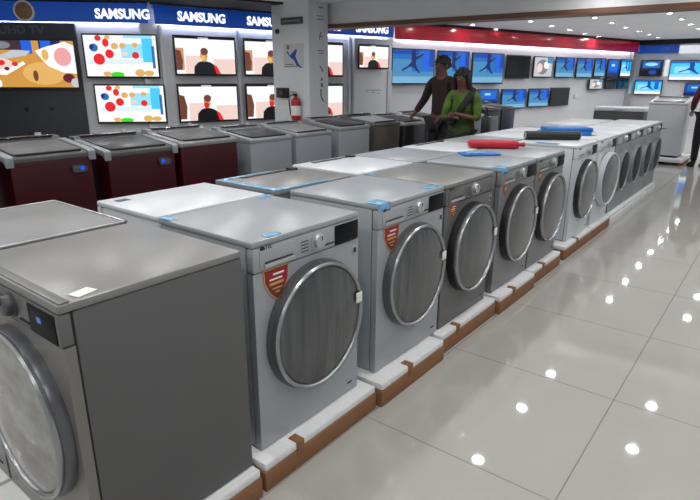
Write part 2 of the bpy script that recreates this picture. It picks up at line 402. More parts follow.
D, H, ZB = .545, .84, .12
YF = D/2                      # front faces at y = 0
front = [  # x0, kwargs
 (0.02, dict(paint='silver', top='silver_top', tapes=((-.22, -.15, -.268, -.235, False), (-.3, -.26, .2, .27, False), (.22, .3, .235, .27, False)), tag_tab=True,
    label='silver front loader with red shield sticker, beside the big dark grey foreground machine')),
 (.765, dict(paint='silver', top='silver_top', tapes=((-.3, -.21, -.272, -.2, True), (.17, .27, -.262, -.2, False)), tag_tab=True,
    label='silver front loader with blue taped corner, just left of the graphite machine')),
 (1.385, dict(paint='graphite', top='graphite_top', display=False, sticker=.6, tag_tab=True, proud=.065, tapes=((-.3, -.25, .22, .27, False),),
    label='graphite front loader with dark control panel, third in the line along the aisle')),
 (2.10, dict(paint='silver_dark', top='silver_top', sticker=.5, tapes=((-.3, -.2, -.272, -.2, True),), proud=.06, tag_tab=True,
    label='steel grey front loader with blue taped corner, just right of the graphite machine')),
 (2.73, dict(paint='silver_dark', top='silver_top', sticker=.5, proud=.065, label='steel grey front loader under the red bundle, left of the first white machine')),
 (3.67, dict(paint='white', sticker=False, tapes=((-.3, -.22, -.1, .1, False),), proud=.06, label='white front loader with closed door, under the black roll')),
 (4.37, dict(paint='white', sticker=False, open_deg=4, ringm='white', label='white front loader with a white ring around its door')),
 (5.02, dict(paint='grey', top='white', r=.225, sticker=False, logo=False, detail=False, ringm='grey', glass='glass_black', label='small grey front loader next to the white ones')),
 (5.63, dict(paint='grey', top='white', r=.225, sticker=False, logo=False, detail=False, ringm='grey', glass='glass_black', label='small grey front loader, third from the far end of the line')),
 (6.24, dict(paint='grey', top='white', r=.225, sticker=False, logo=False, detail=False, ringm='grey', glass='glass_black', label='small grey front loader, second from the far end of the line')),
 (6.85, dict(paint='grey', top='white', r=.225, sticker=False, logo=False, detail=False, ringm='grey', glass='glass_black', label='small grey front loader at the far end of the line')),
]
for i, (x0, kw) in enumerate(front):
    lab = kw.pop('label')
    kw.setdefault('dialpaint', None)
    yo = 0
    washer('front_load_washer', (x0+.3, YF+yo, ZB), 0, lab, 'front loaders facing the aisle', d=D, h=H, **kw)
bases = [(-.03, .68, -.072, 'under the nearest silver washer', .16), (.70, 1.30, -.092, 'under the second silver washer', .95), (1.325, 2.045, -.062, 'under the graphite washer', 1.52),
         (2.07, 2.70, -.085, 'under the steel grey washer with taped corner', 2.3), (2.715, 3.36, -.06, 'under the steel grey washer with the red bundle', 2.95),
         (3.5, 4.32, -.05, 'under the white washer with closed door', 3.85), (4.34, 4.99, -.05, 'under the white washer with white ringed door', None)]
for x0, x1, y0, l, st in bases:
    base(x0, x1, y0, .575, 'cardboard tray with white foam '+l, 'packing bases along the aisle', strap=st)
for k, l in enumerate(('beside the white ones', 'third from the far end', 'second from the far end', 'at the far end of the line')):
    x0 = 5.0+.61*k
    base(x0, x0+.6, -.05, .575, 'white foam base under the small grey washer '+l, 'packing bases along the aisle', box_col=False)

# two machines across the near end of the island, fronts to the left
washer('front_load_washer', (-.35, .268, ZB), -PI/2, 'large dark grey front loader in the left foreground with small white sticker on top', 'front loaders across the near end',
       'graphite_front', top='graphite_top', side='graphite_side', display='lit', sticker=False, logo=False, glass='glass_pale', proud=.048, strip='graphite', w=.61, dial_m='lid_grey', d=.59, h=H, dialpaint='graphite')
o = MB().box(-.03, .03, -.02, .02, 0, .002, M['paper'], .0005).build('paper_sticker'); o.location = (-.56, .002, ZB+H+.0005); o.rotation_euler.z = .25
tag(o, 'small white paper sticker on top of the large dark grey washer in the left foreground', 'sticker')
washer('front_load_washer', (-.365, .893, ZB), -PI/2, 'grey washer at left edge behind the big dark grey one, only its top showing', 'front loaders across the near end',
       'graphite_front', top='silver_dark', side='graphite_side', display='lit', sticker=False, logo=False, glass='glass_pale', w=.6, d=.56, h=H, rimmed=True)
base(-.76, -.05, -.075, .59, 'cardboard tray with foam pad under the large dark grey washer', 'packing bases across the near end')
base(-.76, -.05, .60, 1.22, 'brown cardboard tray with foam pad under the grey washer at far left', 'packing bases across the near end')

# back row of the island, fronts to the far side, only tops in view
back = [(.03, 'white', 'white', 'white washer top with small blue mark behind the nearest silver washer'), (.70, 'graphite', 'graphite_top', 'grey topped washer with blue tape around its rim, behind the nearest silver washers'),
        (1.38, 'white', 'white', 'white topped washer with long dark slot, behind the second silver washer'), (2.02, 'white', 'silver_top', 'pale grey topped washer behind the graphite washer'),
        (2.68, 'white', 'white', 'white topped washer with dark slot in front of the man'), (3.34, 'white', 'silver_top', 'pale grey topped washer behind the red bundle, in front of the woman'),
        (4.0, 'white', 'white', 'white topped washer behind the white front loader with closed door'), (4.66, 'white', 'white', 'white topped washer under the blue folder'),
        (5.32, 'white', 'silver_top', 'pale grey topped washer behind the first small grey machine'), (5.98, 'white', 'white', 'white topped washer behind the third small grey machine'),
        (6.64, 'white', 'white', 'white topped washer at the far end of the back row')]
for i, (x0, p, tp, lab) in enumerate(back):
    tapes = ()
    if i == 1: tapes = ((.255, .3, -.2, .2, False), (-.1, .3, .2, .232, False), (-.1, .3, -.232, -.2, False))
    bd = .47 if i < 2 else D
    t = washer('front_load_washer', (x0+.3, .572+bd/2, ZB), PI, lab, 'washers in the back row of the island', p, top=tp, sticker=False, logo=False, d=bd, h=H, tapes=tapes, detail=False, display=False)
    if i in (1, 2, 4): MB().box(-.2, .16, -bd/2+.035, -bd/2+.07, H-.001, H+.004, M['black'], .002).box(-.26, -.21, -bd/2+.03, -bd/2+.09, H-.001, H+.012, M['dark'], .004).build('control_slot', t)
    if i == 0: MB().box(.19, .25, -bd/2+.06, -bd/2+.1, H-.0005, H+.002, M['navy']).build('blue_mark', t)
    base(x0-.02, x0+.62, .58, 1.16, 'packing base under the '+lab.split(',')[0], 'packing bases of the back row')

# things left on top of the washers
ZT = ZB+H+.001
t = empty('red_bundle', (3.08, .5, ZT), math.atan2(-.79, .52), 'folded red plastic bundle lying on the steel grey washer', 'bundle')
MB().box(-.2, .2, -.07, .07, 0, .06, M['red_pack'], .022, 3).build('wrap', t)
MB().loft([(-.01, 0, 0, .012, .03), (.02, 0, 0, .014, .02), (.06, .0, 0, .02, .035)], M['red_pack'], 12, Matrix.Translation((.19, .0, .03)) @ Matrix.Rotation(PI/2, 4, 'Y')).build('twisted_end', t)
o = MB().box(-.14, .14, -.08, .08, 0, .014, M['blue_pack'], .005).box(-.1, .04, -.05, .05, .014, .02, M['tape'], .003).build('blue_packet'); o.location = (2.62, .4, ZT); o.rotation_euler.z = -.75
tag(o, 'flat blue plastic packet lying beside the red bundle', 'packet')
t = empty('black_roll', (4.02, .34, ZT), math.atan2(-.79, .62), 'black roll of sheeting lying on the white washer', 'roll')
MB().tube([(-.25, 0, .04), (-.24, 0, .04), (.24, 0, .04), (.25, 0, .04)], .04, M['black'], 20).build('sheet', t)
for sx in (-1, 1): MB().lathe([(.014, 0), (.034, 0), (.034, .006), (.014, .006)], M['satin'], sx*.25-(.006 if sx < 0 else 0), 0, .04, 'x', 20).build('core_end', t)
o = MB().box(-.25, .25, -.13, .13, 0, .04, M['blue_pack'], .012).box(-.23, .23, -.11, .12, .04, .075, M['blue_pack'], .014).box(.2, .255, -.135, -.07, .005, .035, M['paper'], .003).build('blue_folder'); o.location = (4.62, .4, ZT); o.rotation_euler.z = -.85
tag(o, 'wide bright blue folder stack lying behind the black roll', 'folder')

# ------------------------------------------------------------------ top-loading washers along the back
def top_loader(x0, w, front_m, label, lid='lid_grey', rimm='satin', badge=False, brackets=False, hf=.93, y0=2.7, d=.58, rz=0., detail=True, group='top loaders in the row by the screens', loc=None):
    t = empty('top_load_washer', loc or (x0+w/2, y0+d/2, 0), rz, label, 'washing machine', group)
    X, F, B = w/2, -d/2, d/2
    MB().box(-X, X, F, B, .03, hf-.04, M[front_m], .018).box(-X+.03, X-.03, F+.03, B-.03, 0, .03, M['dark']).build('body', t)
    # rim: wedge rising to the back
    hr = hf+.05
    MB().prism([(F-.005, hf-.045), (F-.005, hf-.01), (F+.03, hf), (B-.12, hr), (B-.09, hr+.03), (B, hr+.03), (B, hf-.045)], -X-.004, X+.004, M[rimm], 'x', .008).build('top_frame', t)
    ang = math.atan2(hr-hf, d-.15)
    mx = Matrix.Translation((0, F+.03, hf)) @ Matrix.Rotation(ang, 4, 'X')
    MB().box(-X+.05, X-.05, .02, d-.19, -.002, .012, M[lid], .005, mtx=mx).build('lid', t)
    if detail:
        MB().box(-X+.06, X-.06, -.004, .016, .0, .014, M['dark'], .004, mtx=mx).build('lid_handle', t)
        cpn = MB().box(-X+.05, X-.05, B-.11, B-.012, hr+.026, hr+.036, M['black_gloss'], .003).build('control_panel', t)
        MB().lathe([(.025, 0), (.022, .02), (0, .02)], M['satin'], X-.14, B-.06, hr+.035, 'z', 18).build('dial', cpn)
    if brackets:
        for s in (-1, 1):
            MB().prism([(F-.014, hf-.07), (F-.014, hf), (F+.02, hf+.012), (B-.14, hr+.012), (B-.14, hr-.01), (F+.03, hf-.03)], s*X-.028, s*X+.028, M['grey'], 'x', .006).build('side_trim', t)
    if badge:
        bd = MB().box(X-.16, X-.05, F-.008, F+.004, hf-.15, hf-.095, M['lid_grey'], .02).build('badge', t)
        MB().lathe([(0, -.014), (.018, -.013), (.02, -.006)], M['blue_badge'], X-.125 if badge == 'l' else X-.085, F, hf-.122, 'y', 20).build('badge_light', bd)
    return t
top_loader(-.37, .57, 'maroon', 'dark maroon top loader at the far left edge, mostly out of view', brackets=True, hf=.975, rimm='lid_grey')
top_loader(.30, .57, 'maroon', 'dark maroon top loader with grey lid and blue badge, left of the other badged one', badge='r', brackets=True, hf=.975, rimm='lid_grey')
top_loader(.99, .60, 'maroon', 'dark maroon top loader with grey lid and blue badge, right of the other badged one', badge='l', brackets=True, hf=.95, rimm='lid_grey', lid='lid_dark')
top_loader(1.65, .63, 'maroon', 'dark maroon top loader without badge, right of the two badged ones', rimm='silver_dark', lid='lid_grey', hf=.965)
top_loader(2.44, .58, 'machine_grey', 'silver grey top loader with dark lid, right of the plain maroon one', rimm='machine_grey', lid='lid_dark', hf=.93)
top_loader(3.08, .59, 'machine_grey', 'silver grey top loader with pale lid rim, below the fire extinguisher', rimm='grey', lid='silver_dark', hf=.935)
top_loader(3.80, .60, 'machine_grey', 'silver grey top loader with dark lid standing left of the brown one', rimm='silver_dark', lid='lid_dark', hf=.955)
top_loader(4.50, .58, 'brown_panel', 'dark brown top loader right of the silver ones', rimm='lid_grey', lid='silver_top', hf=.96)
top_loader(5.18, .56, 'black', 'black top loader under the hand of the man', rimm='satin', lid='lid_grey', hf=.93)
top_loader(5.84, .56, 'machine_grey', 'silver top loader partly behind the man', rimm='satin', lid='lid_grey', hf=.94)
top_loader(7.05, .6, 'machine_grey', 'silver top loader hidden behind the woman', rimm='satin', lid='lid_grey', hf=.94)
t = top_loader(7.74, .6, 'black', 'black top loader with pale square front panel, right of the woman', rimm='black', lid='lid_dark', hf=1.0)
MB().box(-.2, .2, -.296, -.288, .62, .88, M['silver_dark'], .004).build('front_plate', t)
top_loader(8.40, .58, 'navy', 'dark navy top loader at the right end of the row', rimm='navy', lid='lid_dark', hf=1.0)
# far end of the aisle
t = top_loader(0, .62, 'white', 'white top loader standing alone on a white pallet at the end of the aisle', rimm='white', lid='silver_top', hf=.98, rz=-PI/2, d=.62, loc=(10.75, .43, .13), group='machines by the end wall')
MB().box(-.05, .05, -.316, -.308, .5, .52, M['grey'], .002).build('maker_mark', t)
t = empty('pallet', (10.8, .38, 0), 0, 'low white pallet under the lone white top loader', 'pallet')
MB().box(-.48, .46, -.36, .5, .055, .125, M['foam'], .012).build('deck', t)
for y in (-.32, .06, .46): MB().box(-.46, .44, y-.03, y+.03, 0, .055, M['cardboard'], .004).build('runner', t)
t = empty('chest_freezer', (11.45, 1.4, 0), -PI/2, 'dark grey chest freezer with white lid, left of the lone white top loader', 'freezer')
MB().box(-.47, .47, -.33, .33, .03, .88, M['lid_grey'], .015).box(-.42, .42, -.3, .3, 0, .03, M['dark']).build('body', t)
MB().box(-.48, .48, -.34, .34, .885, .96, M['white'], .015).build('lid', t)
MB().box(-.08, .08, -.36, -.338, .9, .93, M['satin'], .005).build('handle', t)
MB().box(.3, .4, -.334, -.328, .15, .25, M['black'], .003).build('vent', t)

# ------------------------------------------------------------------ screens
def ell(cx, cz, rx, rz, n=16): return [(cx+rx*math.cos(2*PI*k/n), cz+rz*math.sin(2*PI*k/n)) for k in range(n)]
def rc(x0, x1, z0, z1): return [(x0, z0), (x1, z0), (x1, z1), (x0, z1)]
PIC = {
 'balls': [('white', rc(0, 1, 0, 1)), ('pale', rc(.05, .8, .3, .42)), ('lcyan', rc(.5, .8, .45, .8)), ('cyan', rc(.8, .95, .35, 1)), ('blue', rc(.93, .97, .2, .75)), ('lcyan', rc(.55, .95, .93, 1)),
           ('blue', ell(.13, .7, .06, .1)), ('navy', ell(.1, .72, .03, .06)), ('red', ell(.2, .93, .045, .07)), ('red', ell(.3, .82, .045, .1)), ('red', ell(.34, .55, .06, .11)), ('red', ell(.19, .42, .08, .14)),
           ('red', ell(.7, .52, .05, .085)), ('tan', ell(.42, .74, .05, .08)), ('tan', ell(.53, .75, .045, .07)), ('tan', ell(.7, .77, .04, .06)), ('tan', ell(.33, .95, .04, .05)), ('green', ell(.42, .04, .1, .07)),
           ('tan', ell(.74, .09, .07, .09)), ('tan', ell(.87, .08, .07, .07)), ('amber2', ell(.28, .06, .06, .06)), ('pink', ell(.55, .55, .05, .05))],
 'news': [('white', rc(0, 1, 0, 1)), ('pink', rc(.62, 1, .0, .42)), ('pink', rc(.15, .4, 0, .5)), ('skinp', rc(.0, .13, .1, .7)), ('brown', [(0, .1), (.09, .1), (.11, .35), (.08, .62), (0, .66)]), ('black', rc(.0, 1, .955, 1)), ('lgrey', rc(.38, .55, .955, 1)),
          ('jacket', [(.28, 0), (.29, .2), (.36, .32), (.46, .37), (.57, .32), (.66, .22), (.69, 0)]), ('red', [(.62, .25), (.67, .22), (.74, 0), (.66, 0)]), ('skinp', ell(.46, .5, .062, .17)), ('brown', ell(.47, .62, .065, .1)), ('yellow', ell(.445, .44, .03, .06))],
 'news_red': [('white', rc(0, 1, 0, 1)), ('pink', rc(.62, 1, .0, .42)), ('pink', rc(.15, .4, 0, .5)), ('brown', [(0, .05), (.1, .05), (.12, .4), (.08, .7), (0, .74)]), ('black', rc(.0, 1, .955, 1)), ('lgrey', rc(.38, .55, .955, 1)),
          ('jacket', [(.28, 0), (.29, .2), (.36, .32), (.46, .37), (.57, .32), (.66, .22), (.69, 0)]), ('red', [(.62, .25), (.67, .22), (.74, 0), (.66, 0)]), ('skinp', ell(.46, .52, .06, .16)), ('brown', ell(.47, .63, .065, .1)), ('red', ell(.45, .43, .045, .09))],
 'skater': [('lblue', rc(0, 1, 0, 1)), ('blue', rc(0, 1, .35, 1)), ('lblue', rc(.0, .45, .3, .72)), ('dblue', rc(.0, .62, .86, 1)), ('bblue', rc(.72, .9, .42, .95)), ('lgrey2', rc(.0, 1, 0, .2)), ('dblue', rc(.88, 1, .5, 1)),
            ('navy', [(.44, .95), (.52, .95), (.56, .8), (.54, .62), (.58, .46), (.66, .32), (.62, .3), (.5, .46), (.42, .5), (.22, .36), (.2, .4), (.36, .52), (.44, .64)]), ('navy', ell(.5, .94, .05, .07)), ('navy', [(.54, .78), (.72, .9), (.73, .86), (.56, .7)])],
 'skater_bright': [('lcyan', rc(0, 1, 0, 1)), ('cyan', rc(0, 1, .3, 1)), ('lcyan', rc(.1, .5, .35, .7)), ('blue', rc(0, 1, .88, 1)), ('white', rc(0, 1, 0, .16)), ('bblue', rc(.74, .9, .35, .9)),
            ('dblue', [(.46, .95), (.56, .95), (.6, .8), (.58, .62), (.66, .42), (.74, .3), (.68, .3), (.52, .48), (.44, .52), (.22, .38), (.2, .43), (.38, .54), (.48, .66)])],
 'off': [('black', rc(0, 1, 0, 1))],
 'grey': [('lgrey', rc(0, 1, 0, 1)), ('grey', ell(.45, .5, .32, .4)), ('pink', ell(.3, .45, .16, .25)), ('white', ell(.68, .6, .16, .2)), ('lblue', rc(.7, 1, .7, 1))],
 'blue': [('dblue', rc(0, 1, 0, 1)), ('blue', rc(.1, .9, .35, .95)), ('bblue', rc(.4, .8, .3, .8)), ('navy', rc(0, 1, 0, .2)), ('lcyan', rc(.3, .6, .6, .75))],
 'dark_blue': [('navy', rc(0, 1, 0, 1)), ('black', rc(0, 1, 0, .38)), ('blue', rc(.1, .9, .5, .95)), ('lcyan', ell(.5, .75, .3, .12)), ('dblue', ell(.6, .2, .2, .15))],
 'food': [('amber', rc(0, 1, 0, 1)), ('amber2', ell(.62, .3, .25, .25)), ('plum', rc(0, .5, .8, 1)), ('bblue', rc(.4, .52, .72, 1)), ('navy', rc(.6, .85, .8, 1)), ('bblue', rc(.62, .74, .78, 1)), ('grey', ell(.18, .9, .1, .08)), ('green', ell(.02, .92, .035, .06)),
          ('lgrey', [(.05, .62), (.3, .8), (.5, .78), (.44, .68), (.1, .58)]), ('white', [(.0, .3), (.18, .26), (.42, .5), (.4, .56), (.2, .4), (0, .4)]), ('pink', ell(.14, .5, .14, .12)), ('red', ell(.14, .53, .05, .06)), ('red', ell(.3, .5, .035, .05)), ('wine', ell(.2, .4, .03, .04)),
          ('white', [(.55, .78), (.66, .86), (.9, .98), (1, .9), (1, .3), (.85, .32), (.68, .46), (.62, .6)]), ('rose', ell(.86, .66, .1, .2)), ('amber2', ell(.66, .7, .04, .12)), ('wine', ell(.9, .2, .07, .1)), ('white', ell(.02, .08, .1, .14)), ('brown', ell(.52, .25, .03, .12)), ('lgrey', ell(.97, .1, .05, .1)), ('plum', rc(.0, .1, .2, .28))],
}
def tv(P, rz, s0, s1, z0, z1, pic, label, group, off=.09, bez=.026, depth=.07, name='television', parts=True):
    u = Vector((math.cos(rz), math.sin(rz), 0)); n = Vector((u.y, -u.x, 0))
    W, Hh = s1-s0, z1-z0
    t = empty(name, P+u*((s0+s1)/2)+n*off+Vector((0, 0, z0)), rz, label, 'television', group)
    X = W/2
    fr = MB().box(-X, X, -.03, .012, 0, Hh, M['tvframe'], .006)
    fr.box(-X*.7, X*.7, .012, depth-.01, Hh*.15, Hh*.85, M['black'], .01)
    fr.build('housing', t)
    sc = MB(); x0, x1, a, b = -X+bez, X-bez, bez*1.4, Hh-bez
    for k, (c, pts) in enumerate(PIC[pic]):
        y = -.0305-.0004*k
        q = [(x0+(x1-x0)*min(1, max(0, px)), y, a+(b-a)*min(1, max(0, pz))) for px, pz in pts]
        sc.poly(q, SCR[c] if not (pic == 'off') else M['black_gloss'])
    sc.build('screen', t, smooth=False)
    MB().box(-.06, .06, depth-.012, off-.003, Hh*.35, Hh*.65, M['dark']).build('wall_mount', t)
    return t
GL, GB, GE = 'televisions on the blue sign wall', 'televisions on the red sign wall', 'televisions on the end wall'
# big dark display board at far left
t = empty('display_board', P1+uL*(-2.05), rzL, 'tall charcoal display board with grey UHD TV lettering at far left', 'display board')
MB().box(-.75, .83, -.075, -.002, 0, 2.335, M['panel_dark'], .008).build('board', t)
text('lettering', 'UHD TV', .175, M['letter_dim'], t, (.0, -.078, 2.215), depth=.003, xscale=1.1, bold=.004)
for x, z in ((-.12, .96), (.29, .98), (-.12, .55), (.29, .55)): MB().lathe([(.035, 0), (.035, -.02), (.028, -.026), (0, -.026)], M['black'], x, -.075, z, 'y', 20).build('mounting_knob', t)
tv(P1, rzL, -2.62, -1.215, 1.29, 2.08, 'food', 'large television showing plates of food on the charcoal board', GL, off=.15)
tv(P1, rzL, -1.12, .09, 1.47, 2.18, 'balls', 'upper television showing red balls on white, right of the charcoal board', GL)
tv(P1, rzL, -1.03, .14, .72, 1.38, 'balls', 'lower television showing red balls on white, above the maroon washers', GL)
for a, b, lab in ((.3, 1.44, 'right of the red ball screens'), (1.6, 2.79, 'just left of the pillar'), (2.9, 3.84, 'just right of the pillar')):
    tv(P1, rzB, a, b, 1.52, 2.19, 'news', 'upper television showing person in dark jacket, '+lab, GL)
    tv(P1, rzB, a, b, .71, 1.39, 'news_red', 'lower television showing person in dark jacket, '+lab, GL)
t = empty('display_cabinet', P1+uB*4.62, rzB, 'tall white display cabinet right of the pillar, below the blue sign end', 'cabinet')
MB().box(-.5, .52, -.12, -.003, 0, 2.3, M['panel_light'], .008).build('back_panel', t)
for z in (1.42, .8, .35): MB().box(-.48, .5, -.2, -.12, z, z+.03, M['white'], .004).build('shelf', t) if z < .7 else None
lines = MB()
for z, x0, x1 in ((1.24, -.2, .22), (1.2, -.2, -.12), (1.2, -.02, .06), (1.17, .12, .2)): lines.box(x0, x1, -.1225, -.119, z, z+.014, M['grey'])
lines.build('printed_lines', t)
MB().box(.4, .52, -.135, -.12, 0, 1.66, M['white'], .004).build('side_strip', t)
tv(P1, rzB, 4.14, 4.96, 1.68, 2.18, 'news', 'small television showing a person in a dark jacket, on the white cabinet', GL, off=.215)
R = [(5.14, 6.44, 1.36, 2.14, 'skater', 'large television showing a skater, leftmost under the red sign'), (6.54, 7.6, 1.38, 2.13, 'skater', 'television showing a skater, half hidden behind the heads of the couple'),
     (7.72, 8.9, 1.37, 2.12, 'skater', 'television showing a skater, just right of the woman'), (9.02, 9.98, 1.5, 2.1, 'off', 'dark switched off television in the upper row, right of the skater screens'),
     (10.13, 10.97, 1.53, 2.09, 'grey', 'television with a pale grey picture, right of the dark upper one'), (11.11, 12.0, 1.53, 2.1, 'skater', 'upper television showing a skater, first right of the grey picture'),
     (12.12, 12.93, 1.53, 2.1, 'skater', 'upper television showing a skater, second right of the grey picture'), (13.03, 13.63, 1.56, 2.11, 'skater', 'upper television showing a skater, third right of the grey picture'),
     (13.74, 14.4, 1.56, 2.1, 'blue', 'upper television with a blue picture, second from the far corner'), (14.48, 15.1, 1.57, 2.11, 'skater_bright', 'upper television with a bright blue picture in the far corner'),
     (8.0, 8.79, .86, 1.25, 'blue', 'lower television with a blue picture above the black top loader'), (8.92, 9.92, .72, 1.24, 'skater', 'lower television showing a skater, in the middle of the lower row'),
     (10.04, 10.94, .74, 1.25, 'skater', 'lower television showing a skater, left of the dark lower one'), (11.02, 11.92, .76, 1.27, 'off', 'dark switched off television at the right end of the lower row'),
     (12.88, 13.58, 1.19, 1.52, 'grey', 'small television with a grey picture below the upper row'), (13.75, 14.38, 1.21, 1.54, 'off', 'small dark television, left of two under the upper row'), (14.43, 15.06, 1.21, 1.54, 'off', 'small dark television, right of two under the upper row')]
for a, b, c, d, pic, lab in R: tv(P1, rzB, a, b, c, d, pic, lab, GB)
PE = Vector((19.4, 2.98, 0)); rzE = -PI/2
for a, b, c, d, pic, lab in [(.2, .86, 1.6, 2.1, 'dark_blue', 'upper television with a dark blue picture at the left of the end wall'), (1.06, 2.2, 1.46, 2.08, 'skater_bright', 'wide television showing a bright skater at the right of the end wall'),
      (.12, .93, 1.02, 1.5, 'skater_bright', 'lower television showing a bright skater at the left of the end wall'), (1.56, 2.15, 1.02, 1.4, 'blue', 'small blue television below the wide one on the end wall')]:
    tv(PE, rzE, a, b, c, d, pic, lab, GE)
o = MB().box(-.055, .055, -.05, -.003, 0, .5, M['sign_white'], .004).build('lit_panel'); o.location = PE+Vector((0, -.955, 1.6)); o.rotation_euler.z = rzE
tag(o, 'narrow glowing white panel between two televisions on the end wall', 'panel')
o = MB().box(-.09, .09, -.035, -.003, -.06, .06, M['white'], .01).box(-.05, .05, -.04, -.035, -.03, .03, M['paper'], .004).build('wall_socket'); o.location = P1+uB*12.4+Vector((0, 0, 1.02)); o.rotation_euler.z = rzB
tag(o, 'white wall socket box right of the dark lower television', 'socket')

# ------------------------------------------------------------------ signs
t = empty('sign', P1+Vector((0, 0, 2.35)), rzL, 'blue lit shop sign with white letters, left section over the red ball screens', 'sign', 'blue and red wall signs')
MB().box(-3.0, -.03, -.13, -.1, 0, .3, M['sign_blue'], .004).box(-3.0, -.03, -.1, -.003, .26, .3, M['sign_blue']).build('panel', t)
MB().box(-2.9, -.12, -.06, -.035, .035, .05, M['strip_glow']).build('light_strip', t)
text('lettering', 'SAMSUNG', .205, M['letter'], t, (-.42, -.133, .125), depth=.006, xscale=.92, bold=.008)
t = empty('sign', P1+Vector((0, 0, 2.345)), rzB, 'blue lit shop sign with repeated white letters, behind the pillar', 'sign', 'blue and red wall signs')
MB().box(.02, 5.16, -.13, -.1, 0, .28, M['sign_blue'], .004).box(.02, 5.16, -.1, -.003, .24, .28, M['sign_blue']).build('panel', t)
MB().box(.1, 5.08, -.06, -.035, .035, .05, M['strip_glow']).build('light_strip', t)
for s in (.84, 2.12, 3.34, 4.58): text('lettering', 'SAMSUNG', .205, M['letter'], t, (s, -.133, .135), depth=.006, xscale=.92, bold=.008)
t = empty('sign', P1+Vector((0, 0, 2.32)), rzB, 'long glossy red sign band above the skater televisions', 'sign', 'blue and red wall signs')
MB().box(5.19, 15.3, -.16, -.12, 0, .325, M['sign_red'], .006).box(5.19, 15.3, -.12, -.003, .27, .32, M['sign_red']).build('panel', t)
MB().box(5.3, 15.1, -.06, -.035, .035, .05, M['strip_glow']).build('light_strip', t)
MB().box(5.19, 15.3, -.165, -.157, .31, .33, M['black'], .001).build('top_edge', t)  # black line painted for the unlit gap above the red sign
t = empty('sign', PE+Vector((0, 0, 2.3)), rzE, 'short blue sign on the end wall next to a white one', 'sign', 'blue and red wall signs')
MB().box(.04, 1.22, -.12, -.003, 0, .22, M['sign_blue'], .004).build('panel', t)
t = empty('sign', PE+Vector((0, 0, 2.28)), rzE, 'white lit sign on the end wall right of the short blue one', 'sign', 'blue and red wall signs')
MB().box(1.24, 4.5, -.12, -.003, 0, .23, M['sign_white'], .004).build('panel', t)
o = MB().box(.02, 6.2, -.16, -.003, 2.56, CEIL-.003, M['recess_shade']).build('trim_11', smooth=False); o.location = PE; o.rotation_euler.z = rzE; struct(o)  # dark colour painted as recess shade over the end wall signs
t = empty('medallion', P1+uL*(-1.93)+Vector((-.7071*.135, -.7071*.135, 2.5)), rzL, 'oval brown medallion with silver rim on the blue sign at far left', 'medallion')
MB().lathe([(0, -.03), (.13, -.03), (.135, -.02), (.135, 0)], M['brown_badge'], 0, 0, 0, 'y', 36).build('disc', t)
MB().lathe([(.132, 0), (.132, -.035), (.155, -.035), (.16, -.02), (.16, 0)], M['lamp_rim'], 0, 0, 0, 'y', 36).build('rim', t)

# ------------------------------------------------------------------ on the column
def on_left(yy): return -PI/2      # left face looks to -x
cx = 5.95
t = empty('name_plate', (cx, 4.9+.57-.001, 2.4), -PI/2, 'grey plate high on the left face of the pillar', 'plate')
MB().box(-.25, .25, -.016, -.001, -.055, .055, M['lid_grey'], .003).build('plate', t)
MB().box(-.2, .2, -.018, -.015, -.012, .012, M['grey']).build('plate_line', t)
t = empty('poster', (cx, 5.45, 1.66), -PI/2, 'small poster of a leaping figure in blue on the pillar', 'poster')
MB().box(-.23, .23, -.008, -.001, 0, .38, mat('poster_paper', (196, 198, 202), .6), .001).build('sheet', t)
fg = MB().prism([(-.14, .28), (-.08, .2), (-.02, .24), (.06, .3), (.09, .28), (.05, .18), (.12, .06), (.2, .0), (.17, -.005), (.07, .04), (.02, .12), (-.06, .16), (-.15, .24)], -.0095, -.008, SCR['dblue'] if False else mat('poster_blue', (36, 76, 150), .6))
fg.prism(ell(-.12, .33, .035, .04), -.0095, -.008, M['brown_badge']).prism([(-.18, .05), (.0, .05), (.0, .06), (-.18, .06)], -.0095, -.008, M['dark']).prism([(-.2, .02), (.1, .02), (.1, .028), (-.2, .028)], -.0095, -.008, M['dark'])
fg.build('printed_figure', t)
t = empty('alarm_box', (cx, 5.1+.6, 1.16), -PI/2, 'small black box low on the left face of the pillar', 'box')
MB().box(-.13, .13, -.07, -.001, 0, .17, M['black'], .008).build('case', t)
MB().lathe([(.04, -.07), (.035, -.076), (0, -.076)], M['lid_grey'], 0, 0, .085, 'y', 18).build('button', t)
t = empty('fire_extinguisher', (cx-.09, 5.1+.24, .78), -PI/2, 'red fire extinguisher hanging on the pillar', 'fire extinguisher')
MB().lathe([(0, 0), (.075, 0), (.083, .012), (.083, .33), (.07, .37), (.03, .395), (.025, .42), (0, .42)], M['red_ext'], 0, 0, 0, 'z', 28).build('cylinder', t)
MB().lathe([(.028, .415), (.028, .45), (0, .45)], M['black'], 0, 0, 0, 'z', 16).box(-.015, .015, -.09, .03, .45, .465, M['black'], .004).box(-.012, .012, -.1, .02, .48, .492, M['black'], .004).build('valve_lever', t)
MB().tube([(0, -.02, .44), (-.08, -.04, .43), (-.11, -.05, .35), (-.1, -.04, .2), (-.095, -.03, .1)], .011, M['black']).build('hose', t)
MB().lathe([(.0835, .1), (.0842, .102), (.0842, .26), (.0835, .262)], M['paper'], 0, 0, 0, 'z', 28).build('label_band', t)
MB().box(-.03, .03, .08, .089, .2, .3, M['dark']).build('bracket', t)
o = MB().lathe([(0, -.03), (.035, -.028), (.045, -.001)], M['black'], 0, 0, 0, 'y', 18).build('sensor_dome'); o.location = (cx, 5.1+.715, 2.25); o.rotation_euler.z = -PI/2
tag(o, 'tiny dark dome sensor near the left edge of the pillar', 'sensor')
